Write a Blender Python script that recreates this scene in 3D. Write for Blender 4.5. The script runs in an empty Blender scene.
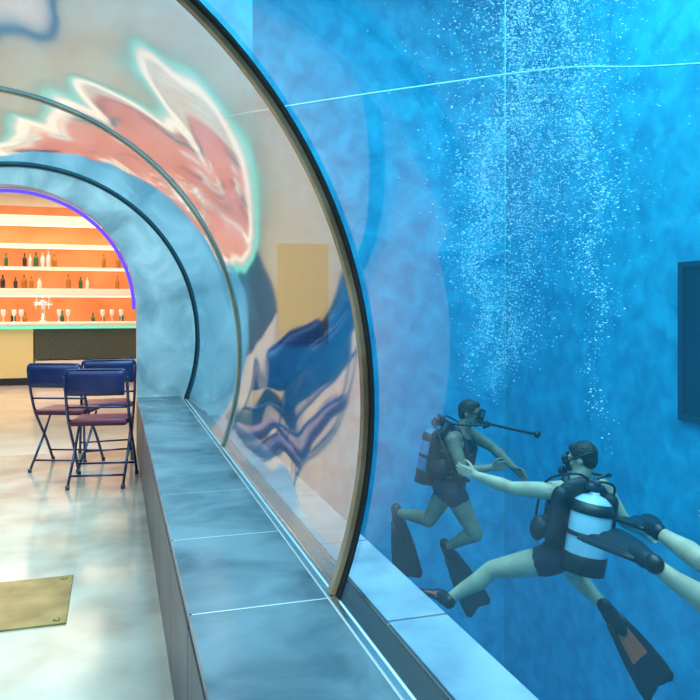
import bpy, bmesh, math, random
from mathutils import Vector, Matrix
from mathutils.geometry import tessellate_polygon
random.seed(7)
V=Vector
scene=bpy.context.scene
try:
    scene.view_settings.view_transform='Standard'
    scene.view_settings.look='None'
except Exception: pass
PSI=math.atan(235/750)
CH=1.3
# ---------------------------------------------------------------- materials
def newmat(name):
    m=bpy.data.materials.new(name); m.use_nodes=True
    nt=m.node_tree; nt.nodes.clear()
    out=nt.nodes.new('ShaderNodeOutputMaterial')
    return m,nt,out
def pmat(name,col,rough=.5,metal=0,col2=None,scale=5,bump=0,emit=None,estr=0,spec=.5,detail=4,ramp=(.35,.65),bscale=None,dist=0):
    m,nt,out=newmat(name)
    b=nt.nodes.new('ShaderNodeBsdfPrincipled')
    b.inputs['Base Color'].default_value=(*col,1)
    b.inputs['Roughness'].default_value=rough
    b.inputs['Metallic'].default_value=metal
    b.inputs['Specular IOR Level'].default_value=spec
    if emit:
        b.inputs['Emission Color'].default_value=(*emit,1)
        b.inputs['Emission Strength'].default_value=estr
    if col2 or bump:
        tc=nt.nodes.new('ShaderNodeTexCoord')
        n=nt.nodes.new('ShaderNodeTexNoise'); n.inputs['Scale'].default_value=scale; n.inputs['Detail'].default_value=detail; n.inputs['Distortion'].default_value=dist
        nt.links.new(tc.outputs['Object'],n.inputs['Vector'])
        if col2:
            r=nt.nodes.new('ShaderNodeValToRGB')
            r.color_ramp.elements[0].position=ramp[0]; r.color_ramp.elements[0].color=(*col,1)
            r.color_ramp.elements[1].position=ramp[1]; r.color_ramp.elements[1].color=(*col2,1)
            nt.links.new(n.outputs['Fac'],r.inputs['Fac']); nt.links.new(r.outputs['Color'],b.inputs['Base Color'])
        if bump:
            bp=nt.nodes.new('ShaderNodeBump'); bp.inputs['Strength'].default_value=bump; bp.inputs['Distance'].default_value=.02
            if bscale:
                n2=nt.nodes.new('ShaderNodeTexNoise'); n2.inputs['Scale'].default_value=bscale
                nt.links.new(tc.outputs['Object'],n2.inputs['Vector']); nt.links.new(n2.outputs['Fac'],bp.inputs['Height'])
            else: nt.links.new(n.outputs['Fac'],bp.inputs['Height'])
            nt.links.new(bp.outputs['Normal'],b.inputs['Normal'])
    nt.links.new(b.outputs['BSDF'],out.inputs['Surface'])
    return m
def acrylic(name,power,wave,wscale,base=.03,tint=(1,1,1),refl=(.93,.97,1),rough=.02):
    m,nt,out=newmat(name)
    lw=nt.nodes.new('ShaderNodeLayerWeight'); lw.inputs['Blend'].default_value=.5
    p=nt.nodes.new('ShaderNodeMath'); p.operation='POWER'; p.inputs[1].default_value=power
    nt.links.new(lw.outputs['Facing'],p.inputs[0])
    ma=nt.nodes.new('ShaderNodeMath'); ma.operation='MULTIPLY_ADD'; ma.inputs[1].default_value=.93; ma.inputs[2].default_value=base
    nt.links.new(p.outputs[0],ma.inputs[0])
    a=nt.nodes.new('ShaderNodeMath'); a.operation='ADD'; a.inputs[1].default_value=1
    nt.links.new(ma.outputs[0],a.inputs[0])
    d=nt.nodes.new('ShaderNodeMath'); d.operation='DIVIDE'; nt.links.new(ma.outputs[0],d.inputs[0]); nt.links.new(a.outputs[0],d.inputs[1])
    x=nt.nodes.new('ShaderNodeMath'); x.operation='MULTIPLY'; x.inputs[1].default_value=2; x.use_clamp=True
    nt.links.new(d.outputs[0],x.inputs[0])
    tr=nt.nodes.new('ShaderNodeBsdfTransparent'); tr.inputs['Color'].default_value=(*tint,1)
    gl=nt.nodes.new('ShaderNodeBsdfGlossy'); gl.inputs['Roughness'].default_value=rough; gl.inputs['Color'].default_value=(*refl,1)
    tc=nt.nodes.new('ShaderNodeTexCoord')
    mp=nt.nodes.new('ShaderNodeMapping'); mp.inputs['Scale'].default_value=(1,.6,1)
    n=nt.nodes.new('ShaderNodeTexNoise'); n.inputs['Scale'].default_value=wscale; n.inputs['Detail'].default_value=0.5
    n.inputs['Distortion'].default_value=.6
    nt.links.new(tc.outputs['Object'],mp.inputs['Vector']); nt.links.new(mp.outputs['Vector'],n.inputs['Vector'])
    bp=nt.nodes.new('ShaderNodeBump'); bp.inputs['Strength'].default_value=1; bp.inputs['Distance'].default_value=wave
    nt.links.new(n.outputs['Fac'],bp.inputs['Height']); nt.links.new(bp.outputs['Normal'],gl.inputs['Normal'])
    mx=nt.nodes.new('ShaderNodeMixShader')
    nt.links.new(x.outputs[0],mx.inputs['Fac']); nt.links.new(tr.outputs[0],mx.inputs[1]); nt.links.new(gl.outputs[0],mx.inputs[2])
    nt.links.new(mx.outputs[0],out.inputs['Surface'])
    return m
def watermat():
    m,nt,out=newmat('pool_water')
    ab=nt.nodes.new('ShaderNodeVolumeAbsorption'); ab.inputs['Color'].default_value=(.40,.84,.92,1); ab.inputs['Density'].default_value=.2
    em=nt.nodes.new('ShaderNodeEmission'); em.inputs['Color'].default_value=(.06,.58,1,1); em.inputs['Strength'].default_value=.012  # even self-glow stands in for light scattered by the water
    ad=nt.nodes.new('ShaderNodeAddShader')
    nt.links.new(ab.outputs[0],ad.inputs[0]); nt.links.new(em.outputs[0],ad.inputs[1]); nt.links.new(ad.outputs[0],out.inputs['Volume'])
    return m

M={}
M['floor']=pmat('polished_concrete_caustics',(.46,.35,.27),.14,0,(.68,.55,.44),2.6,.03,detail=7)  # concrete tone; lighter mottling also paints water caustics into the colour
M['barfloor']=pmat('bar_floor_mat',(.60,.50,.45),.15,0,(.72,.62,.56),2.2,.02)
M['slate']=pmat('slate_tile_caustics',(.065,.11,.14),.25,0,(.19,.26,.30),3.2,.12,detail=7,dist=.5)  # slate tone with caustic ripples painted in as the paler noise
M['slatef']=pmat('slate_tile_dark',(.035,.045,.07),.4,0,(.07,.09,.12),4,.1)
M['grout']=pmat('grout',(.70,.76,.78),.7)
M['sill']=pmat('sill_tile',(.12,.21,.29),.4,0,(.25,.36,.44),5,.1)
M['alu']=pmat('aluminium',(.75,.78,.8),.25,1)
M['rubber']=pmat('black_rubber',(.012,.012,.014),.4)
M['bronze']=pmat('bronze_batten',(.22,.11,.05),.25,0,(.60,.35,.20),4)
M['beige']=pmat('beige_seal',(.80,.62,.45),.3,0)
M['plaster']=pmat('portal_plaster_caustics',(.36,.42,.44),.45,0,(.88,.87,.84),2.8,.1,detail=7,ramp=(.34,.68),dist=.8)  # pale blotches are caustic light painted into the plaster colour
M['pool']=pmat('pool_paint_caustics',(.012,.28,.43),.6,0,(.035,.54,.67),3.2,.2,detail=6,ramp=(.3,.72),dist=.4)  # brighter patches are caustics painted into the wall blue
M['poolf']=pmat('pool_floor_paint',(.008,.20,.36),.6,0,(.015,.32,.48),2.0,.1)
M['winframe']=pmat('window_frame_paint',(.01,.03,.06),.4)
M['windark']=pmat('window_dark_pane',(.005,.02,.05),.1)
M['orange']=pmat('orange_wall',(.80,.26,.10),.6,0,(.88,.34,.14),2)
M['cream']=pmat('cream_wall',(.85,.76,.63),.6,0,(.9,.82,.70),2)
M['white']=pmat('white_laminate',(.85,.80,.72),.4)
M['yellow']=pmat('yellow_panel',(.80,.68,.34),.35)
M['granite']=pmat('dark_granite',(.02,.025,.02),.3,0,(.12,.13,.09),60)
M['ledgreen']=pmat('green_glass_edge',(.2,.8,.6),.2,0,emit=(.3,.9,.7),estr=.35)
M['ledwarm']=pmat('warm_led',(1,.8,.5),.3,emit=(1,.78,.5),estr=1.6)
M['ledviolet']=pmat('violet_led',(.1,.06,.7),.3,emit=(.15,.10,1),estr=.8)
M['brass']=pmat('brass_plate',(.20,.155,.04),.35,.5,(.36,.28,.10),6,.1)
M['chrome']=pmat('chair_tube',(.08,.09,.18),.25,.85)
M['navy']=pmat('navy_plastic',(.022,.02,.09),.35,0,(.035,.03,.13),8)
M['redseat']=pmat('red_vinyl',(.17,.008,.03),.5)
M['b1']=pmat('bottle_green',(.02,.14,.05),.1); M['b2']=pmat('bottle_amber',(.45,.16,.02),.1)
M['b3']=pmat('bottle_clear',(.75,.78,.75),.08); M['b4']=pmat('bottle_dark',(.03,.02,.02),.1)
M['skin']=pmat('skin',(.30,.16,.10),.5,0,(.40,.23,.15),9)
M['skin2']=pmat('skin_pale',(.52,.32,.21),.5,0,(.66,.43,.29),9)
M['hair']=pmat('hair',(.012,.01,.01),.55,bump=.6,scale=60)
M['neo']=pmat('black_neoprene',(.004,.005,.009),.55,0,(.010,.012,.022),14,.2)
M['bcdgrey']=pmat('bcd_trim',(.03,.04,.07),.5)
M['tank']=pmat('tank_paint',(.42,.50,.58),.3,0,(.62,.70,.76),4)
M['tankb']=pmat('tank_paint_blue',(.05,.18,.36),.5,0,(.10,.28,.48),4)
M['shorts']=pmat('swim_shorts',(.012,.016,.04),.6)
M['fin']=pmat('fin_rubber',(.006,.007,.014),.4)
M['finorange']=pmat('fin_badge',(.85,.10,.03),.4)
M['lens']=pmat('mask_lens',(.08,.2,.28),.05)
M['eye']=pmat('eye_white',(.8,.8,.8),.2)
M['bubble']=pmat('air_bubbles',(.62,.92,1),.15,spec=1)
M['rope']=pmat('pale_rope',(.5,.85,.8),.6)
M['ropeg']=pmat('green_rope',(.05,.45,.35),.6)
M['streakgrille']=pmat('streak_grille_paint',(.06,.07,.10),.5)
M['water']=watermat()
M['ac0']=acrylic('acrylic_near',6.5,.006,1.2,.012)
M['ac1']=acrylic('acrylic_panel',2.1,.018,1.4,refl=(.84,.90,.93),rough=.05)

# ---------------------------------------------------------------- helpers
def link(ob,parent=None):
    scene.collection.objects.link(ob)
    if parent: ob.parent=parent
    return ob
def obj(name,bm,mats,parent=None,smooth=False,loc=None):
    me=bpy.data.meshes.new(name); bm.to_mesh(me); bm.free()
    for m in (mats if isinstance(mats,(list,tuple)) else [mats]): me.materials.append(m)
    if smooth:
        for p in me.polygons: p.use_smooth=True
    ob=bpy.data.objects.new(name,me); link(ob,parent)
    if loc: ob.location=loc
    return ob
def empty(name,loc=(0,0,0),rz=0,parent=None):
    e=bpy.data.objects.new(name,None); e.location=loc; e.rotation_euler=(0,0,rz); e.empty_display_size=.1
    return link(e,parent)
def box(bm,x0,x1,y0,y1,z0,z1,mi=0,bev=0,mat=None):
    r=bmesh.ops.create_cube(bm,size=1)
    vs=r['verts']
    for v in vs:
        v.co=V((x0+(v.co.x+.5)*(x1-x0),y0+(v.co.y+.5)*(y1-y0),z0+(v.co.z+.5)*(z1-z0)))
    fs=set(f for v in vs for f in v.link_faces)
    if bev>0:
        es=list(set(e for v in vs for e in v.link_edges))
        rr=bmesh.ops.bevel(bm,geom=es,offset=bev,segments=2,affect='EDGES',profile=.5)
        vs=list(set(v for f in rr['faces'] for v in f.verts)|set(v for v in vs if v.is_valid))
        fs=set(f for v in vs for f in v.link_faces)
    for f in fs: f.material_index=mi
    if mat is not None:
        bmesh.ops.transform(bm,matrix=mat,verts=vs)
    return vs
def tube(bm,pts,r,n=10,mi=0,close=False):
    pts=[V(p) for p in pts]
    rs=r if isinstance(r,(list,tuple)) else [r]*len(pts)
    rings=[]; prev=None
    for i,p in enumerate(pts):
        if i==0: t=pts[1]-p
        elif i==len(pts)-1: t=p-pts[i-1]
        else: t=(pts[i+1]-p).normalized()+(p-pts[i-1]).normalized()
        t.normalize()
        if prev is None:
            a=V((0,0,1)) if abs(t.z)<.9 else V((1,0,0))
            u=t.cross(a).normalized()
        else:
            u=(prev-t*prev.dot(t)).normalized()
        prev=u; w=t.cross(u)
        rings.append([bm.verts.new(p+(u*math.cos(2*math.pi*k/n)+w*math.sin(2*math.pi*k/n))*rs[i]) for k in range(n)])
    for a,b in zip(rings,rings[1:]):
        for k in range(n):
            f=bm.faces.new((a[k],a[(k+1)%n],b[(k+1)%n],b[k])); f.material_index=mi; f.smooth=True
    for ring,fl in ((rings[0],True),(rings[-1],False)):
        f=bm.faces.new(list(reversed(ring)) if fl else ring); f.material_index=mi
def spline(ctrl,n=8):
    c=[V(p) for p in ctrl]; c=[c[0]*2-c[1]]+c+[c[-1]*2-c[-2]]
    out=[]
    for i in range(1,len(c)-2):
        for k in range(n):
            t=k/n; p0,p1,p2,p3=c[i-1],c[i],c[i+1],c[i+2]
            out.append(.5*((2*p1)+(p2-p0)*t+(2*p0-5*p1+4*p2-p3)*t*t+(3*p1-p0-3*p2+p3)*t**3))
    out.append(c[-2]); return out
def lathe(bm,prof,mat=Matrix(),n=20,mi=0):
    rings=[]
    for r,z in prof:
        rings.append([bm.verts.new(mat@V((max(r,1e-4)*math.cos(2*math.pi*k/n),max(r,1e-4)*math.sin(2*math.pi*k/n),z))) for k in range(n)])
    for a,b in zip(rings,rings[1:]):
        for k in range(n):
            f=bm.faces.new((a[k],a[(k+1)%n],b[(k+1)%n],b[k])); f.material_index=mi; f.smooth=True
    f=bm.faces.new(list(reversed(rings[0]))); f.material_index=mi
    f=bm.faces.new(rings[-1]); f.material_index=mi
def extr(bm,poly,y0,y1,mi=0):
    a=[bm.verts.new((x,y0,z)) for x,z in poly]; b=[bm.verts.new((x,y1,z)) for x,z in poly]
    n=len(poly)
    for i in range(n):
        bm.faces.new((a[i],b[i],b[(i+1)%n],a[(i+1)%n]))
    for t in tessellate_polygon([[V((x,z,0)) for x,z in poly]]):
        bm.faces.new([a[i] for i in t]); bm.faces.new([b[i] for i in reversed(t)])
    for f in bm.faces: f.material_index=mi
    bmesh.ops.recalc_face_normals(bm,faces=bm.faces)

# ---------------------------------------------------------------- shell constants
TX,TZ,R=-.77,1.01,1.48
LH=.47
A0=math.asin((LH-TZ)/R)
LI=.19; GX=TX+R*math.cos(A0); SO=.854
LIl=2*TX-LI; GXl=2*TX-GX; SOl=2*TX-SO
YB,YE=-3.0,7.08
PF=-6.0; PT=7.5
def arcpt(a,r=R): return (TX+r*math.cos(a),TZ+r*math.sin(a))
def arcband(bm,r0,r1,y0,y1,n=96,mi=0):
    prev=None
    for i in range(n+1):
        a=A0+(math.pi-2*A0)*i/n
        q=[]
        for rr,yy in ((r0,y0),(r1,y0),(r1,y1),(r0,y1)):
            x,z=arcpt(a,rr); q.append(bm.verts.new((x,yy,z)))
        if prev:
            for k in range(4):
                f=bm.faces.new((prev[k],prev[(k+1)%4],q[(k+1)%4],q[k])); f.material_index=mi; f.smooth=False
        else: 
            f=bm.faces.new(q); f.material_index=mi
        prev=q
    f=bm.faces.new(list(reversed(prev))); f.material_index=mi

# floor
bm=bmesh.new(); box(bm,LIl-.02,LI+.02,YB,7.1,-.2,0); box(bm,-6,1.05,7.1,15.6,-.2,0,1)
obj('floor',bm,[M['floor'],M['barfloor']])
# ledges
def ledge(name,xi,xg,xo,s):
    bm=bmesh.new()
    lo,hi=min(xi,xg),max(xi,xg)
    box(bm,lo+.008,hi-.0,YB,7.1,-.05,LH-.002,1)
    y=2.06-8*.67
    while y<7.1:
        y1=min(y+.661,7.09); y0=max(y,YB)
        if y1>y0+.02:
            if s>0: box(bm,lo,hi-.032,y0,y1,LH-.03,LH,0,.0015)
            else: box(bm,lo+.032,hi,y0,y1,LH-.03,LH,0,.0015)
            if s>0: box(bm,lo-.004,lo+.02,y0,y1,.0,LH-.036,2,.002)
            else: box(bm,hi-.02,hi+.004,y0,y1,.0,LH-.036,2,.002)
        y+=.67
    if s>0: box(bm,hi-.028,hi-.012,YB,7.09,LH-.03,LH+.004,3)
    else: box(bm,lo+.012,lo+.028,YB,7.09,LH-.03,LH+.004,3)
    return obj(name,bm,[M['slate'],M['grout'],M['slatef'],M['alu']])
ledge('ledge_right',LI,GX,SO,1); ledge('ledge_left',LIl,GXl,SOl,-1)
# channel + sill + plinth
for s,nm in ((1,'right'),(-1,'left')):
    f=lambda x:(x if s>0 else 2*TX-x)
    def bx(bm,a,b,*r):
        a,b=f(a),f(b); return box(bm,min(a,b),max(a,b),*r)
    bm=bmesh.new(); bx(bm,GX-.012,GX+.075,YB,7.09,LH-.08,LH-.012)
    obj('trim_glazing_channel_'+nm,bm,M['rubber'])
    bm=bmesh.new()
    bx(bm,GX+.002,SO,YB,7.09,PF,LH-.085,1)
    bx(bm,GX+.08,SO,YB,7.09,LH-.085,LH-.01,1)
    y=2.06-8*.67-.2
    while y<7.1:
        y1=min(y+.66,7.09); y0=max(y,YB)
        if y1>y0+.02: bx(bm,GX+.078,SO,y0,y1,LH-.01,LH,0,.002)
        y+=.67
    obj('outer_sill_'+nm,bm,[M['sill'],M['grout']])
# acrylic panels
ribs=[-.34,2.06,4.46,6.86]
edges=[YB]+ribs+[7.09]
n=128
for pi,(ya,yb) in enumerate(zip(edges,edges[1:])):
    bm=bmesh.new(); prev=None
    for i in range(n+1):
        a=A0+(math.pi-2*A0)*i/n; x,z=arcpt(a)
        q=(bm.verts.new((x,ya,z)),bm.verts.new((x,yb,z)))
        if prev:
            ff=bm.faces.new((prev[0],prev[1],q[1],q[0])); ff.smooth=True
        prev=q
    obj('acrylic_tunnel_panel',bm,M['ac0'] if yb<=2.1 else M['ac1'])
for i,y in enumerate(ribs):
    bm=bmesh.new()
    if i<=1:
        arcband(bm,R-.008,R-.001,y-.034,y+.034,mi=0); arcband(bm,R-.024,R-.009,y-.004,y+.028,mi=1)
        obj('tunnel_joint_rib',bm,[M['rubber'],M['bronze']])
    elif i==2:
        arcband(bm,R-.008,R-.001,y-.02,y+.02,mi=0); arcband(bm,R-.016,R-.008,y-.006,y+.014,mi=1)
        obj('tunnel_joint_rib',bm,[M['bronze'],M['beige']])
    else:
        arcband(bm,R-.02,R-.001,y-.025,y+.025,mi=0)
        obj('tunnel_joint_rib',bm,[M['rubber']])
# portal wall
bm=bmesh.new()
OX,OR,OZ=-.90,1.09,1.27
poly=[(-7,0),(OX-OR,0)]
for i in range(49):
    a=math.pi-math.pi*i/48; poly.append((OX+OR*math.cos(a),OZ+OR*math.sin(a)))
poly+=[(OX+OR,0),(1.25,0),(1.25,PT+.2),(-7,PT+.2)]
extr(bm,poly,7.1,7.35)
obj('wall_portal',bm,M['plaster'])
bm=bmesh.new()
poly=[(-7,LH),(arcpt(math.pi-A0,R+.012)[0],LH)]
for i in range(1,64):
    a=math.pi-A0-(math.pi-2*A0)*i/64; poly.append(arcpt(a,R+.012))
poly+=[(arcpt(A0,R+.012)[0],LH),(1.25,LH),(1.25,PT+.2),(-7,PT+.2)]
extr(bm,poly,7.092,7.0995)
box(bm,1.2505,1.255,7.36,11.99,PF,PT)
obj('wall_pool_cladding',bm,M['pool'])
bm=bmesh.new(); box(bm,-7,1.25,7.1,7.35,PF,-.2); obj('wall_portal_lower',bm,M['pool'])
bm=bmesh.new()
pts=[(OX+(OR-.02)*math.cos(a),7.37,OZ+(OR-.02)*math.sin(a)) for a in [math.pi-math.pi*i/48 for i in range(49)]]
tube(bm,pts,.018,8); obj('violet_led_arch',bm,M['ledviolet'])
# bar room
bm=bmesh.new(); box(bm,-6.2,1.25,15.5,15.7,-.2,3.6,0); box(bm,-2.6,1.05,15.494,15.5,0,3.2,1); obj('wall_bar_back',bm,[M['cream'],M['orange']])
bm=bmesh.new(); box(bm,-6.2,-6,7.35,15.5,-.2,3.6); obj('wall_bar_left',bm,M['cream'])
bm=bmesh.new(); box(bm,1.05,1.25,7.35,15.5,PF,PT); obj('wall_bar_right',bm,[M['cream']])
bm=bmesh.new(); box(bm,-6,1.05,7.35,15.5,3.5,3.6); obj('ceiling_bar',bm,M['cream'])
for vx,vy in ((-1.2,9.6),(-2.9,9.9),(-1.3,11.6),(-3.0,12.2)):  # unseen grilles added to put dark streaks into the glass reflections
    bm=bmesh.new()
    for a in ((-.45,.45,-.2,-.17),(-.45,.45,.17,.2),(-.45,-.42,-.2,.2),(.42,.45,-.2,.2)): box(bm,vx+a[0],vx+a[1],vy+a[2],vy+a[3],3.34,3.499)
    for k in range(9): box(bm,vx-.42,vx+.42,vy-.16+k*.038,vy-.135+k*.038,3.35,3.38)
    obj('streak_grille',bm,M['streakgrille'])
# pool shell
bm=bmesh.new(); box(bm,6.67,6.9,YB-.2,12.2,PF,PT+.2); obj('wall_pool_right',bm,M['pool'])
bm=bmesh.new(); box(bm,1.25,6.67,12,12.2,PF,PT+.2); obj('wall_pool_back',bm,M['pool'])
bm=bmesh.new(); box(bm,-7.2,-7,YB-.2,7.35,PF,PT+.2); obj('wall_pool_left',bm,M['pool'])
bm=bmesh.new(); box(bm,-7,6.67,YB-.2,YB,PF,PT+.2); obj('wall_pool_front',bm,M['pool'])
bm=bmesh.new(); box(bm,-7.2,6.9,YB-.2,12.2,PF-.2,PF); obj('pool_floor',bm,M['poolf'])
bm=bmesh.new(); box(bm,-7.2,6.9,YB-.2,12.2,PT+.2,PT+.4); obj('ceiling_pool',bm,M['white'])
# water
bm=bmesh.new(); e=.003
poly=[(-6.98,PF+.01),(SOl-e,PF+.01),(SOl-e,LH+e)]
poly.append((arcpt(math.pi-A0,R+e)[0],LH+e))
for i in range(1,96):
    a=math.pi-A0-(math.pi-2*A0)*i/96; poly.append(arcpt(a,R+e))
poly.append((arcpt(A0,R+e)[0],LH+e)); poly+=[(SO+e,LH+e),(SO+e,PF+.01),(6.66,PF+.01),(6.66,PT),(-6.98,PT)]
extr(bm,poly,YB+.01,7.085)
obj('pool_water',bm,M['water'])
bm=bmesh.new(); box(bm,1.26,6.66,7.086,11.99,PF+.01,PT); obj('pool_water',bm,M['water'])
# pool window and added dark pane
def window(name,mtx,w,h):
    bm=bmesh.new()
    box(bm,-w/2,w/2,-.012,.0,-h/2,h/2,1)
    t=.07
    for a in ((-w/2-t,-w/2,-h/2-t,h/2+t),(w/2,w/2+t,-h/2-t,h/2+t),(-w/2,w/2,-h/2-t,-h/2),(-w/2,w/2,h/2,h/2+t)):
        box(bm,a[0],a[1],-.05,.0,a[2],a[3],0,.006)
    ob=obj(name,bm,[M['winframe'],M['windark']]); ob.matrix_world=mtx; return ob
window('window_1',Matrix.Translation((6.66,6.79,.87))@Matrix.Rotation(-math.pi/2,4,'Z'),1.5,1.8)
window('added_dark_pane',Matrix.Translation((2.95,11.99,1.5))@Matrix.Identity(4),.7,1.5)  # added pane, stands in for a dark shape reflected in the acrylic
# ropes
bm=bmesh.new()
tube(bm,spline([(.95,7.0,3.05),(1.65,6.8,3.18),(2.8,6.45,3.36),(3.96,6.09,3.52),(4.7,5.85,3.53),(5.6,5.6,3.6),(6.6,5.3,3.7)],6),.008,6)
obj('floating_guide_rope',bm,M['rope'])
bm=bmesh.new(); tube(bm,[(4.45,8.0,PF+.02),(4.45,8.0,PT-.05)],.007,6); obj('descent_line',bm,M['ropeg'])
# floor brass plate
bm=bmesh.new(); box(bm,-.80,-.19,3.27,3.84,0,.008,0,.003)
for cx in (-.76,-.23):
    for cy in (3.31,3.80):
        lathe(bm,[(.014,.008),(.014,.011),(.006,.013)],Matrix.Translation((cx,cy,0)),12)
obj('brass_floor_hatch',bm,M['brass'])

# ---------------------------------------------------------------- bar
bm=bmesh.new()
box(bm,-5.5,-1.28,13.3,13.75,.12,.92,0,.01); box(bm,-1.26,1.04,13.3,13.75,.42,.92,1,.01)
box(bm,-1.26,1.04,13.32,13.75,.12,.40,2,.01); box(bm,-5.5,1.04,13.36,13.75,0,.12,3)
box(bm,-5.55,1.04,13.2,13.85,.98,1.03,2,.012); box(bm,-5.55,1.04,13.21,13.85,.925,.975,4)
obj('bar_counter',bm,[M['yellow'],M['granite'],M['white'],M['winframe'],M['ledgreen']])
bm=bmesh.new()
for z,t in ((2.92,.16),(2.44,.05),(2.02,.03),(1.56,.14)):
    box(bm,-5.2,.98,15.15,15.49,z-t/2,z+t/2,0,.005)
    box(bm,-5.15,.95,15.2,15.46,z-t/2-.02,z-t/2-.002,1)
for x in (-5.2,-3.6,.94): box(bm,x,x+.04,15.17,15.49,0.9,3.0,0)
box(bm,-5.2,.98,14.95,15.49,0,.9,0,.01)
obj('back_bar_shelf',bm,[M['white'],M['ledwarm']])
bm=bmesh.new()
for z,h,dn in ((2.035,.3,.16),(1.63,.26,.2),(.9,.34,.22)):
    x=-4.9
    while x<.85:
        if random.random()<.62:
            k=random.uniform(.75,1.05)*h; r=random.uniform(.032,.045); mi=random.randrange(4)
            lathe(bm,[(r,0),(r,.58*k),(r*.85,.66*k),(r*.35,.76*k),(r*.33,.97*k),(r*.4,.97*k),(r*.4,k)],Matrix.Translation((x,15.3+random.uniform(-.05,.05),z)),12,mi)
        x+=dn*random.uniform(.6,1.1)
obj('liquor_bottles',bm,[M['b1'],M['b2'],M['b3'],M['b4']])
bm=bmesh.new()
for x in (-1.75,-1.6,-1.48,-.9,-.75,-.2,-.05,.1):
    lathe(bm,[(.035,0),(.035,.008),(.006,.015),(.006,.09),(.03,.12),(.038,.17),(.03,.21),(.027,.21)],Matrix.Translation((x,13.5+random.uniform(-.1,.1),1.031)),14)
obj('wine_glasses',bm,M['b3'])
bm=bmesh.new()
lathe(bm,[(.07,0),(.07,.02),(.03,.03),(.03,.3),(.06,.32),(.06,.36)],Matrix.Translation((-1.15,13.55,1.03)),16)
for s in (-1,0,1):
    tube(bm,[(-1.15+s*.1,13.5,1.34),(-1.15+s*.1,13.42,1.33),(-1.15+s*.1,13.40,1.26)],.012,8)
    tube(bm,[(-1.15+s*.1,13.52,1.34),(-1.15+s*.1,13.50,1.48)],[.012,.02],8)
tube(bm,[(-1.3,13.52,1.34),(-1.0,13.52,1.34)],.03,10)
obj('beer_tap',bm,M['alu'])

# ---------------------------------------------------------------- chairs
def chair(x,y,rz):
    e_=empty('folding_chair',(x,y,0),rz)
    w=.215
    bm=bmesh.new()
    for s in (-1,1):
        tube(bm,spline([(s*w,-.23,.80),(s*w,-.20,.68),(s*w,-.11,.46),(s*w,.08,.22),(s*w,.22,.012)],5),.011,8)
        tube(bm,[(s*(w-.025),.13,.43),(s*(w-.025),-.02,.24),(s*(w-.025),-.25,.012)],.010,8)
        tube(bm,[(s*w,.22,.0),(s*w,.22,.03)],.015,8); tube(bm,[(s*(w-.025),-.25,.0),(s*(w-.025),-.25,.03)],.015,8)
    tube(bm,spline([(-w,-.23,.80),(-w*.93,-.24,.835),(-w*.7,-.245,.845),(w*.7,-.245,.845),(w*.93,-.24,.835),(w,-.23,.80)],4),.011,8)
    for (yy,zz,ww) in ((.17,.10,w),(-.19,.085,w-.025),(-.12,.47,w),(-.16,.57,w)):
        tube(bm,[(-ww,yy,zz),(ww,yy,zz)],.008,8)
    obj('frame',bm,M['chrome'],e_)
    bm=bmesh.new()
    nx,nz=12,4; g=[]
    for sgn in (0,1):
        g.append([[bm.verts.new((-.2+.4*i/nx,-.232-.02*(j/nz)-.025*(1-((i/nx-.5)*2)**2)-.014*sgn,.665+.175*j/nz)) for j in range(nz+1)] for i in range(nx+1)])
    for i in range(nx):
        for j in range(nz):
            bm.faces.new((g[0][i][j],g[0][i+1][j],g[0][i+1][j+1],g[0][i][j+1])); bm.faces.new((g[1][i][j],g[1][i][j+1],g[1][i+1][j+1],g[1][i+1][j]))
    for i in range(nx):
        for j in (0,nz): bm.faces.new((g[0][i][j],g[1][i][j],g[1][i+1][j],g[0][i+1][j]))
    for j in range(nz):
        for i in (0,nx): bm.faces.new((g[0][i][j],g[0][i][j+1],g[1][i][j+1],g[1][i][j]))
    bmesh.ops.recalc_face_normals(bm,faces=bm.faces)
    obj('backrest',bm,M['navy'],e_,True)
    bm=bmesh.new(); box(bm,-.2,.2,-.17,.2,.435,.475,0,.016); obj('seat',bm,M['redseat'],e_,True)
chair(-.09,5.86,math.radians(-10)); chair(-.37,6.50,math.radians(-20)); chair(-.065,6.84,math.radians(4))

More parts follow.
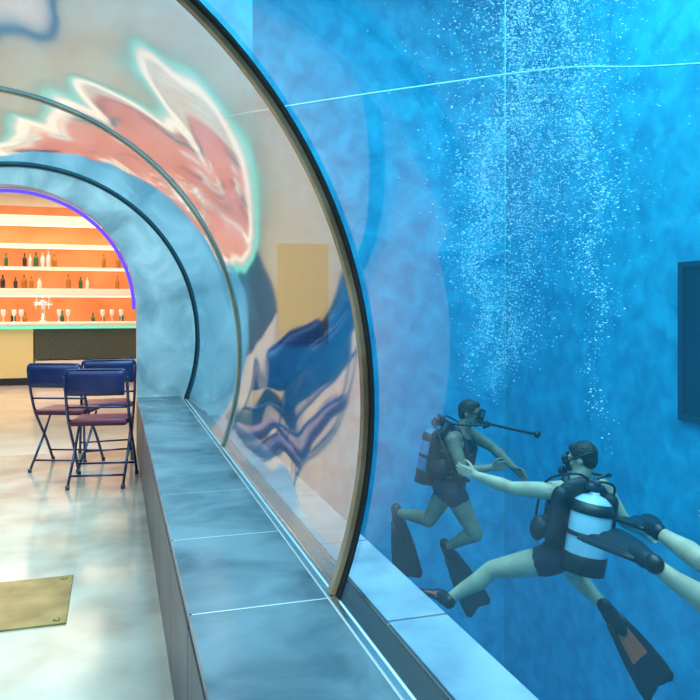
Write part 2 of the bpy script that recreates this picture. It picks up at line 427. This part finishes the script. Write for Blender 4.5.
# ---------------------------------------------------------------- divers
def sph(bm,c,r,seg=2): bmesh.ops.create_icosphere(bm,subdivisions=seg,radius=r,matrix=Matrix.Translation(c))
def frame(X,Y,Z,c):
    m=Matrix((X,Y,Z)).transposed().to_4x4(); m.translation=c; return m
def ell(bm,c,F3,rad,seg=3):
    m=frame(*F3,V(c))@Matrix.Diagonal((*rad,1)); bmesh.ops.create_icosphere(bm,subdivisions=seg,radius=1,matrix=m)
def cap(bm,p0,r0,p1,r1,seg=2):
    p0,p1=V(p0),V(p1); d=p1-p0; L=d.length
    sph(bm,p0,r0,seg); sph(bm,p1,r1,seg)
    if L<1e-5: return
    m=Matrix.Translation((p0+p1)/2)@d.to_track_quat('Z','Y').to_matrix().to_4x4()
    bmesh.ops.create_cone(bm,cap_ends=True,segments=20,radius1=r0,radius2=r1,depth=L,matrix=m)
def remesh(name,bm,vox,mat,parent,it=4,fac=.5):
    me=bpy.data.meshes.new(name+'_t'); bm.to_mesh(me); bm.free()
    ob=bpy.data.objects.new(name+'_t',me); scene.collection.objects.link(ob)
    md=ob.modifiers.new('r','REMESH'); md.mode='VOXEL'; md.voxel_size=vox; md.use_smooth_shade=True
    sm=ob.modifiers.new('s','SMOOTH'); sm.factor=fac; sm.iterations=it
    dg=bpy.context.evaluated_depsgraph_get(); dg.update()
    nm=bpy.data.meshes.new_from_object(ob.evaluated_get(dg)); 
    bpy.data.objects.remove(ob); bpy.data.meshes.remove(me)
    nm.name=name; nm.materials.clear(); nm.materials.append(mat)
    for p in nm.polygons: p.use_smooth=True
    o=bpy.data.objects.new(name,nm); link(o,parent); return o
def orth(v,d): v=V(v); return (v-d*v.dot(d)).normalized()
def hand(bm,wr,d,thumb,curl=22):
    d=V(d).normalized(); t=orth(thumb,d); n=d.cross(t)
    wr=V(wr); kn=[]
    for i,(o,L) in enumerate(((.030,.092),(.010,.096),(-.010,.092),(-.028,.084))):
        k=wr+d*L+t*o; kn.append(k); cap(bm,wr+t*o*.6,.016,k,.0125)
    for k,fl,sp in zip(kn,(.072,.080,.074,.058),(.10,.03,-.04,-.12)):
        dd=(d+t*sp).normalized(); p=k; a=math.radians(curl*.6)
        for s_,fr in ((.45,1),(.30,.9),(.25,.82)):
            q=p+(dd*math.cos(a)+n*math.sin(a))*fl*s_; cap(bm,p,.0095*fr,q,.009*fr); p=q; a+=math.radians(curl)
    p=wr+d*.025+t*.022; q=p+(d*.6+t*.75+n*.25).normalized()*.045; cap(bm,p,.015,q,.012)
    r_=q+(d*.85+t*.4+n*.3).normalized()*.035; cap(bm,q,.0115,r_,.010); cap(bm,r_,.010,r_+(d*.95+t*.1+n*.3).normalized()*.025,.0085)
def fin(parent,an,d,wv,badge=False,L=.66,W=1.28):
    d=V(d).normalized(); w=orth(wv,d); n=d.cross(w); an=V(an)
    m=frame(d,w,n,an)
    bm=bmesh.new()
    ell(bm,m@V((.09,0,0)),(d,w,n),(.15,.058,.05)); ell(bm,m@V((.0,0,.0)),(d,w,n),(.06,.05,.055))
    prof=[(.10,.045,.016),(.2,.060,.014),(.27,.074,.010),(.40,.092,.007),(.54,.106,.005),(.62,.108,.004),(.65,.085,.004)]
    prof=[(a,b*W,c) for a,b,c in prof]
    nn=10; top=[];bot=[]
    for s_,hw,th in prof:
        tr=[];br=[]
        for i in range(nn+1):
            u=-1+2*i/nn; sx=s_*L/.65 - (.035*(1-abs(u))*(1 if s_>.6 else 0))
            z=.05*(s_/.65)**2*.6; rid=.004*math.cos(u*math.pi*3)
            tr.append(bm.verts.new(m@V((sx,u*hw,z+th+rid)))); br.append(bm.verts.new(m@V((sx,u*hw,z-th+rid))))
        top.append(tr);bot.append(br)
    for a in range(len(prof)-1):
        for i in range(nn):
            f=bm.faces.new((top[a][i],top[a+1][i],top[a+1][i+1],top[a][i+1])); 
            if badge and a in (0,1,2) and 2<=i<=7: f.material_index=1
            f=bm.faces.new((bot[a][i],bot[a][i+1],bot[a+1][i+1],bot[a+1][i]))
            if badge and a in (0,1,2) and 2<=i<=7: f.material_index=1
        for i,fl in ((0,0),(nn,1)): bm.faces.new((top[a][i],bot[a][i],bot[a+1][i],top[a+1][i]))
    for a in (0,len(prof)-1):
        for i in range(nn): bm.faces.new((top[a][i],top[a][i+1],bot[a][i+1],bot[a][i]))
    for s_ in (-1,1):
        tube(bm,[m@V((x*L/.65,s_*hw,.05*(x/.65)**2*.6)) for x,hw,th in prof],[.014,.014,.013,.011,.009,.007,.005],8)
    bmesh.ops.recalc_face_normals(bm,faces=bm.faces)
    o=obj('fin_blade',bm,[M['fin'],M['finorange']],parent,True)
def diver(loc,J,skin,tank='tank',shorts='shorts',sc=1.0):
    root=empty('scuba_diver',loc,-PSI); root.scale=(sc,sc,sc)
    g={k:V(v) for k,v in J.items() if isinstance(v,tuple)}
    pel,nk,hd=g['pelvis'],g['neck'],g['head']
    U=(nk-pel).normalized(); Lt=orth(g['shL']-g['shR'],U); F=Lt.cross(U)
    T=(Lt,F,U)
    bm=bmesh.new()
    tl=(nk-pel).length
    ch=pel+U*tl*.70; ab=pel+U*tl*.34
    ell(bm,ch,T,(.175,.12,.17)); ell(bm,ab,T,(.15,.108,.17)); ell(bm,pel,T,(.172,.122,.12))
    ell(bm,pel+U*tl*.86,T,(.16,.08,.075))
    for s in (-1,1):
        ell(bm,ch+Lt*s*.075+F*.065+U*.02,T,(.08,.05,.065)); ell(bm,pel+Lt*s*.07-F*.05-U*.03,T,(.085,.085,.088))
        ell(bm,pel+U*tl*.84+Lt*s*.1-F*.03,T,(.07,.05,.06))
    hf=orth(g['face'],V((0,0,1))) if 'hup' not in g else V(g['face']).normalized()
    hu=orth(g.get('hup',V((0,0,1))),hf) ; hl=hu.cross(hf); H=(hl,hf,hu)
    cap(bm,pel+U*tl*.9,.068,hd-hu*.05-hf*.015,.058)
    ell(bm,hd+hu*.02-hf*.012,H,(.078,.098,.094)); ell(bm,hd-hu*.045+hf*.02,H,(.060,.072,.070)); 
    ell(bm,hd-hu*.098+hf*.062,H,(.026,.022,.018)); cap(bm,hd+hu*.012+hf*.085,.010,hd-hu*.028+hf*.103,.0145)
    for s in (-1,1):
        ell(bm,hd+hl*s*.080-hu*.008-hf*.01,H,(.010,.018,.030)); ell(bm,hd+hl*s*.030+hu*.030+hf*.074,H,(.026,.014,.009))
        ell(bm,hd+hl*s*.042-hu*.022+hf*.060,H,(.02,.018,.018))
        cap(bm,hd-hl*s*.018-hu*.060+hf*.083,.007,hd-hu*.060+hf*.088,.008)
    for s in 'LR':
        sh,el,wr=g['sh'+s],g['el'+s],g['wr'+s]; hp,kn,an=g['hip'+s],g['kn'+s],g['an'+s]
        sh0=pel+U*tl*.86+(sh-(pel+U*tl*.86))*.45
        cap(bm,sh0,.072,sh,.067); 
        m1=sh.lerp(el,.45); cap(bm,sh,.063,m1,.058); cap(bm,m1,.058,el,.046)
        m2=el.lerp(wr,.3); cap(bm,el,.046,m2,.049); cap(bm,m2,.049,wr,.030)
        hd_=g.get('hd'+s,wr-el); hand(bm,wr,hd_,g.get('th'+s,V((0,0,1))),J.get('curl',24))
        cap(bm,pel+(hp-pel)*.8,.098,hp,.095); m3=hp.lerp(kn,.35); cap(bm,hp,.100,m3,.096); cap(bm,m3,.096,kn,.064)
        m4=kn.lerp(an,.3); back=-(orth(kn-(hp+an)/2,(an-kn).normalized())) if ((kn-(hp+an)/2).length>.03) else -F
        cap(bm,kn,.063,m4+back*.014,.067); cap(bm,m4+back*.014,.067,kn.lerp(an,.65),.050); cap(bm,kn.lerp(an,.65),.050,an,.039)
        fd=g['ft'+s].normalized(); cap(bm,an-fd*.03,.036,an+fd*.13,.032)
    remesh('body',bm,.0065,skin,root,4,.45)
    bm=bmesh.new()
    ell(bm,pel,T,(.182,.132,.11)); 
    for s in (-1,1): ell(bm,pel+Lt*s*.07-F*.05-U*.03,T,(.093,.095,.093))
    for s in 'LR':
        hp,kn=g['hip'+s],g['kn'+s]; cap(bm,pel+(hp-pel)*.8,.106,hp,.108); cap(bm,hp,.108,hp.lerp(kn,.2),.107)
    remesh('swim_shorts',bm,.009,M[shorts],root,3)
    bm=bmesh.new()
    ell(bm,hd+hu*.034-hf*.022,H,(.086,.098,.092)); ell(bm,hd-hu*.01-hf*.048,H,(.074,.062,.075)); 
    ell(bm,hd+hu*.085+hf*.03,H,(.055,.05,.03))
    o=remesh('hair',bm,.007,M['hair'],root,2)
    bm=bmesh.new()
    for s in (-1,1): sph(bm,hd+hl*s*.031+hu*.012+hf*.078,.0125)
    obj('eyes',bm,M['eye'],root,True)
    bm=bmesh.new(); mm=frame(hl,hf,hu,hd+hu*.012)
    for s in (-1,1):
        box(bm,s*.037-.031,s*.037+.031,.112,.120,-.026,.026,1,.006,mm)
        pts=[mm@V((s*.037+.034*math.copysign(abs(math.cos(a))**.6,math.cos(a)),.114,.029*math.copysign(abs(math.sin(a))**.6,math.sin(a)))) for a in [2*math.pi*k/20 for k in range(21)]]
        tube(bm,pts,.007,6)
    pts=[mm@V((.076*math.copysign(abs(math.cos(a))**.6,math.cos(a)),.094,.036*math.copysign(abs(math.sin(a))**.6,math.sin(a)))) for a in [2*math.pi*k/24 for k in range(25)]]
    tube(bm,pts,.013,8)
    cap(bm,mm@V((0,.102,-.01)),.012,mm@V((0,.114,-.042)),.018)
    pts=[mm@V((.088*math.cos(a),.100*math.sin(a)-.012,.012+.02*math.sin(-a))) for a in [math.radians(40-260*k/24) for k in range(25)]]
    tube(bm,pts,.008,6)
    obj('dive_mask',bm,[M['rubber'],M['lens']],root,True)
    # BCD
    bw=J.get('bw',1.0)
    bm=bmesh.new()
    ell(bm,ch-F*.01,T,(.195,.138,.150)); ell(bm,ab-F*.01,T,(.172,.127,.13))
    ell(bm,ch-F*.12,T,(.17*bw,.075,.20)); ell(bm,ab-F*.12,T,(.19*bw,.08,.15))
    for s in (-1,1):
        top=pel+U*tl*.99+Lt*s*.085
        cap(bm,ab-U*.05+Lt*s*.15*bw-F*.15,.055,ch+U*.06+Lt*s*.14*bw-F*.15,.06)
        cap(bm,ch+Lt*s*.10-F*.10,.04,top-F*.01,.034); cap(bm,top-F*.01,.034,ch+Lt*s*.10+F*.12,.036); cap(bm,ch+Lt*s*.1+F*.12,.036,ab+Lt*s*.1+F*.11,.047)
        ell(bm,ab+Lt*s*.13+F*.09-U*.03,T,(.06,.045,.08)); ell(bm,ab+Lt*s*.19*bw-F*.04-U*.02,T,(.055,.07,.09))
    remesh('bcd_vest',bm,.009,M['neo'],root,3)
    bm=bmesh.new()
    for z,k in ((-.03,1.0),(.13,1.02)):
        pts=[ab+U*z+Lt*.192*k*math.cos(a)+F*(.152*math.sin(a)-.02) for a in [2*math.pi*i/30 for i in range(31)]]
        tube(bm,pts,.014,6)
    obj('bcd_straps',bm,M['bcdgrey'],root,True)
    tc_=pel+U*(tl*.42)-F*.25
    tm=Matrix(((Lt.x,F.x,U.x,tc_.x),(Lt.y,F.y,U.y,tc_.y),(Lt.z,F.z,U.z,tc_.z),(0,0,0,1)))
    bm=bmesh.new()
    kx=J.get('tk',1.0)
    lathe(bm,[(r_*kx,z_) for r_,z_ in [(.05,-.27),(.09,-.255),(.096,-.22),(.096,.15),(.084,.20),(.055,.235),(.025,.25),(.022,.265)]],tm,28,0)
    lathe(bm,[(r_*kx,z_) for r_,z_ in [(.05,-.275),(.099,-.27),(.101,-.15),(.098,-.145)]],tm,28,1)
    lathe(bm,[(r_*kx,z_) for r_,z_ in [(.098,.125),(.101,.13),(.101,.15),(.089,.20),(.086,.20)]],tm,28,1)
    lathe(bm,[(.098*kx,-.03),(.103*kx,-.025),(.103*kx,-.005),(.098*kx,.0)],tm,28,1)
    lathe(bm,[(.022,.25),(.022,.31),(.03,.315),(.03,.34),(.01,.35)],tm,14,2)
    tube(bm,[tm@V((-.06,0,.30)),tm@V((.06,0,.30))],[.022,.022],12,2)
    lathe(bm,[(.03,.30),(.034,.31),(.034,.36),(.02,.37)],tm@Matrix.Translation((0,.055,-.02)),14,1)
    obj('air_tank',bm,[M[tank],M['rubber'],M['bcdgrey']],root)
    mouth=hd-hu*.062+hf*.10
    bm=bmesh.new()
    cap(bm,mouth,.016,mouth+hf*.03,.02); ell(bm,mouth+hf*.058-hu*.008,H,(.040,.026,.036)); ell(bm,mouth+hf*.082-hu*.008,H,(.026,.010,.024))
    cap(bm,mouth+hf*.05-hu*.035-hl*.03,.013,mouth+hf*.05-hu*.035+hl*.03,.013)
    V0=tm@V((0,.06,.33)); rr=pel+U*tl*1.0-Lt*.22
    tube(bm,spline([V0,V0-Lt*.12+U*.06,rr+U*.06,mouth-hl*.10+hf*.08,mouth+hf*.055-hl*.035],7),.011,8)
    tube(bm,spline([V0,V0+Lt*.14+U*.03,pel+U*tl*.9+Lt*.24,ab+Lt*.20+F*.12,ab+Lt*.14+F*.17],7),.009,8)
    tube(bm,spline([V0,V0-Lt*.18-U*.02,ch-Lt*.27-U*.05,ab-Lt*.24+F*.08,ab-Lt*.12+F*.16-U*.06],7),.009,8)
    lathe(bm,[(.03,-.012),(.036,-.01),(.036,.01),(.03,.012)],Matrix.Translation(ab-Lt*.12+F*.17-U*.08),14)
    for h_ in J.get('hoses',[]): tube(bm,spline(h_,7),J.get('hr',.012),8)
    for e2 in J.get('blobs',[]): ell(bm,V(e2),T,(.05,.03,.035))
    obj('regulator',bm,M['rubber'],root,True)
    for s in 'LR': fin(root,g['an'+s]-V(g['ft'+s]).normalized()*.02,g['ft'+s],g['fw'+s],J.get('badge',False))
    return root
def place(lat,dep,z):
    c,s=math.cos(PSI),math.sin(PSI)
    return (lat*c+dep*s,-lat*s+dep*c,z)
d1=dict(pelvis=(0,0,0),neck=(.09,0,.50),head=(.175,-.01,.645),face=(.85,-.42,-.12),hup=(.1,0,1),bw=1.1,
 shL=(.175,.16,.44),elL=(.40,.13,.31),wrL=(.58,.04,.14),thL=(0,-.3,1),
 shR=(-.005,-.165,.43),elR=(.07,-.26,.165),wrR=(.31,-.24,.20),thR=(0,0,1),
 hipR=(.01,-.09,-.04),knR=(.20,-.14,-.42),anR=(-.03,.10,-.60),ftR=(.28,-.05,-.55),fwR=(.9,.5,.45),
 hipL=(-.01,.09,-.04),knL=(-.18,.2,-.39),anL=(-.47,.40,-.36),ftL=(.1,-.1,-.6),fwL=(1,.35,.1),
 hoses=[[(.28,-.06,.57),(.45,-.06,.53),(.62,-.04,.49),(.76,-.02,.46)]],hr=.013,blobs=[(.78,-.02,.455)])
diver(place((451-350)*7.3/750,7.3,CH+(306-484)*7.3/750),d1,M['skin'],'tankb',sc=1.07)
d2=dict(pelvis=(0,0,0),neck=(.09,.03,.50),head=(.135,.05,.65),face=(-.75,.55,-.2),hup=(0,0,1),bw=1.35,tk=1.45,
 shL=(-.115,-.04,.44),elL=(-.36,.09,.43),wrL=(-.60,.19,.50),thL=(0,0,1),
 shR=(.28,.05,.44),elR=(.43,.04,.21),wrR=(.62,.16,.09),thR=(0,0,1),
 hipL=(-.09,-.03,-.04),knL=(-.50,.10,-.16),anL=(-.80,.20,-.42),ftL=(-.12,.65,-.12),fwL=(.9,.15,-.1),
 hipR=(.09,.05,-.04),knR=(.16,.37,-.28),anR=(.30,.02,-.41),ftR=(.34,-.12,-.50),fwR=(-.9,-.35,-.6),badge=True)
diver(place((565-350)*5.5/750,5.5,CH+(306-552)*5.5/750),d2,M['skin2'],sc=1.04)
d3=dict(pelvis=(0,0,0),neck=(.06,0,.50),head=(.02,0,.65),face=(-1,.1,-.1),
 shL=(.05,-.17,.44),elL=(-.12,-.30,.27),wrL=(-.33,-.2,.40),thL=(0,0,1),
 shR=(.05,.17,.44),elR=(-.05,.22,.20),wrR=(-.25,.12,.32),thR=(0,0,1),
 hipL=(0,-.09,-.04),knL=(-.37,-.06,-.09),anL=(-.655,.08,.13),ftL=(-.10,.62,.0),fwL=(1,.16,.15),
 hipR=(0,.09,-.04),knR=(-.28,.32,.06),anR=(-.38,.68,.12),ftR=(.05,.6,-.05),fwR=(1,0,.1))
diver(place((781-350)*4.0/750,4.0,CH+(306-592)*4.0/750),d3,M['skin2'])

# ---------------------------------------------------------------- bubbles
def bubbles(name,paths):
    t=bmesh.new(); bmesh.ops.create_icosphere(t,subdivisions=1,radius=1); tv=[v.co.copy() for v in t.verts]; tv_f=[[v.index for v in f.verts] for f in t.faces]; t.free()
    vs=[];fs=[]
    for path,N,smin in paths:
        for _ in range(N):
            u=random.random()**.7*(len(path)-1); i=min(int(u),len(path)-2); k=u-i
            a,b=path[i],path[i+1]
            lat,dep,z,r=[a[j]*(1-k)+b[j]*k for j in range(4)]
            rr=r*min(1.7,abs(random.gauss(0,.55))); th=random.uniform(0,6.283)
            c=V(place(lat+rr*math.cos(th)+.07*math.sin(z*5+r*9),dep+rr*math.sin(th),z+random.uniform(-.15,.15)))
            s=random.choice([.0022,.0025,.003,.003,.0035,.0045,.006,.009])*random.uniform(.7,1.2)*smin
            o=len(vs)
            for q in tv: vs.append((c.x+q.x*s*1.2,c.y+q.y*s*1.2,c.z+q.z*s*.85))
            for f in tv_f: fs.append([o+x for x in f])
    me=bpy.data.meshes.new(name); me.from_pydata(vs,[],fs); me.materials.append(M['bubble'])
    for p in me.polygons: p.use_smooth=True
    link(bpy.data.objects.new(name,me))
D=6.5
bubbles('bubble_plume',[
 ([(1.15,D,.9,.12),(1.12,D,1.6,.25),(1.15,D,2.3,.45),(1.40,D,3.1,.5),(1.5,D,4.2,.6),(1.5,D,5.0,.6)],12000,1),
 ([(1.97,6,1.2,.15),(1.95,6,2.2,.35),(1.85,6.2,3.2,.5),(1.8,6.3,4.3,.55),(1.8,6.4,5.0,.6)],8000,1),
 ([(1.35,6.8,.55,.12),(1.5,7.0,1.2,.4),(1.7,7,2.2,.8),(1.7,7,3.2,1.0),(1.7,7,4.6,1.1)],14000,.8),
 ([(2.03,6.0,.15,.06),(1.98,6,.6,.10),(1.97,6,1.2,.15)],220,1),([(1.15,7.2,.5,.05),(1.2,7.1,1.0,.12)],160,1)])

# ---------------------------------------------------------------- lights
def area(name,loc,sx,sy,e_,col,rot=(0,0,0)):
    l=bpy.data.lights.new(name,'AREA'); l.shape='RECTANGLE'; l.size=sx; l.size_y=sy; l.energy=e_; l.color=col
    o=bpy.data.objects.new(name,l); o.location=loc; o.rotation_euler=rot; link(o); return o
area('pool_overhead_fill_right',(3.4,4,7.35),5.5,10,1650,(.97,.98,1))  # lamp panel added near the water surface to light pool and tunnel
area('pool_overhead_fill_left',(-3.5,2.5,7.35),6,8,560,(1,.95,.9))  # second added panel, over the unseen left half of the pool
area('bar_ceiling_fill',(-2.2,11.5,3.45),4,5,210,(1,.89,.75))  # oversized light panel added overhead to brighten the bar room
area('bar_shelf_lamp',(-2.0,14.4,3.4),5,.6,45,(1,.8,.55))
area('tunnel_fill_light',(TX,-1.6,2.3),1.0,1.5,40,(1,.90,.80))  # unseen fill added behind the camera to brighten the near floor
w=bpy.data.worlds.new('world'); scene.world=w; w.use_nodes=True
w.node_tree.nodes['Background'].inputs[0].default_value=(.2,.35,.5,1); w.node_tree.nodes['Background'].inputs[1].default_value=.15
# ---------------------------------------------------------------- camera
cd=bpy.data.cameras.new('camera'); cd.sensor_width=36; cd.lens=36*750/700; cd.shift_y=-44/700; cd.clip_start=.02
co=bpy.data.objects.new('camera',cd); co.location=(0,0,CH); co.rotation_euler=(math.radians(90),0,-PSI); link(co)
scene.camera=co
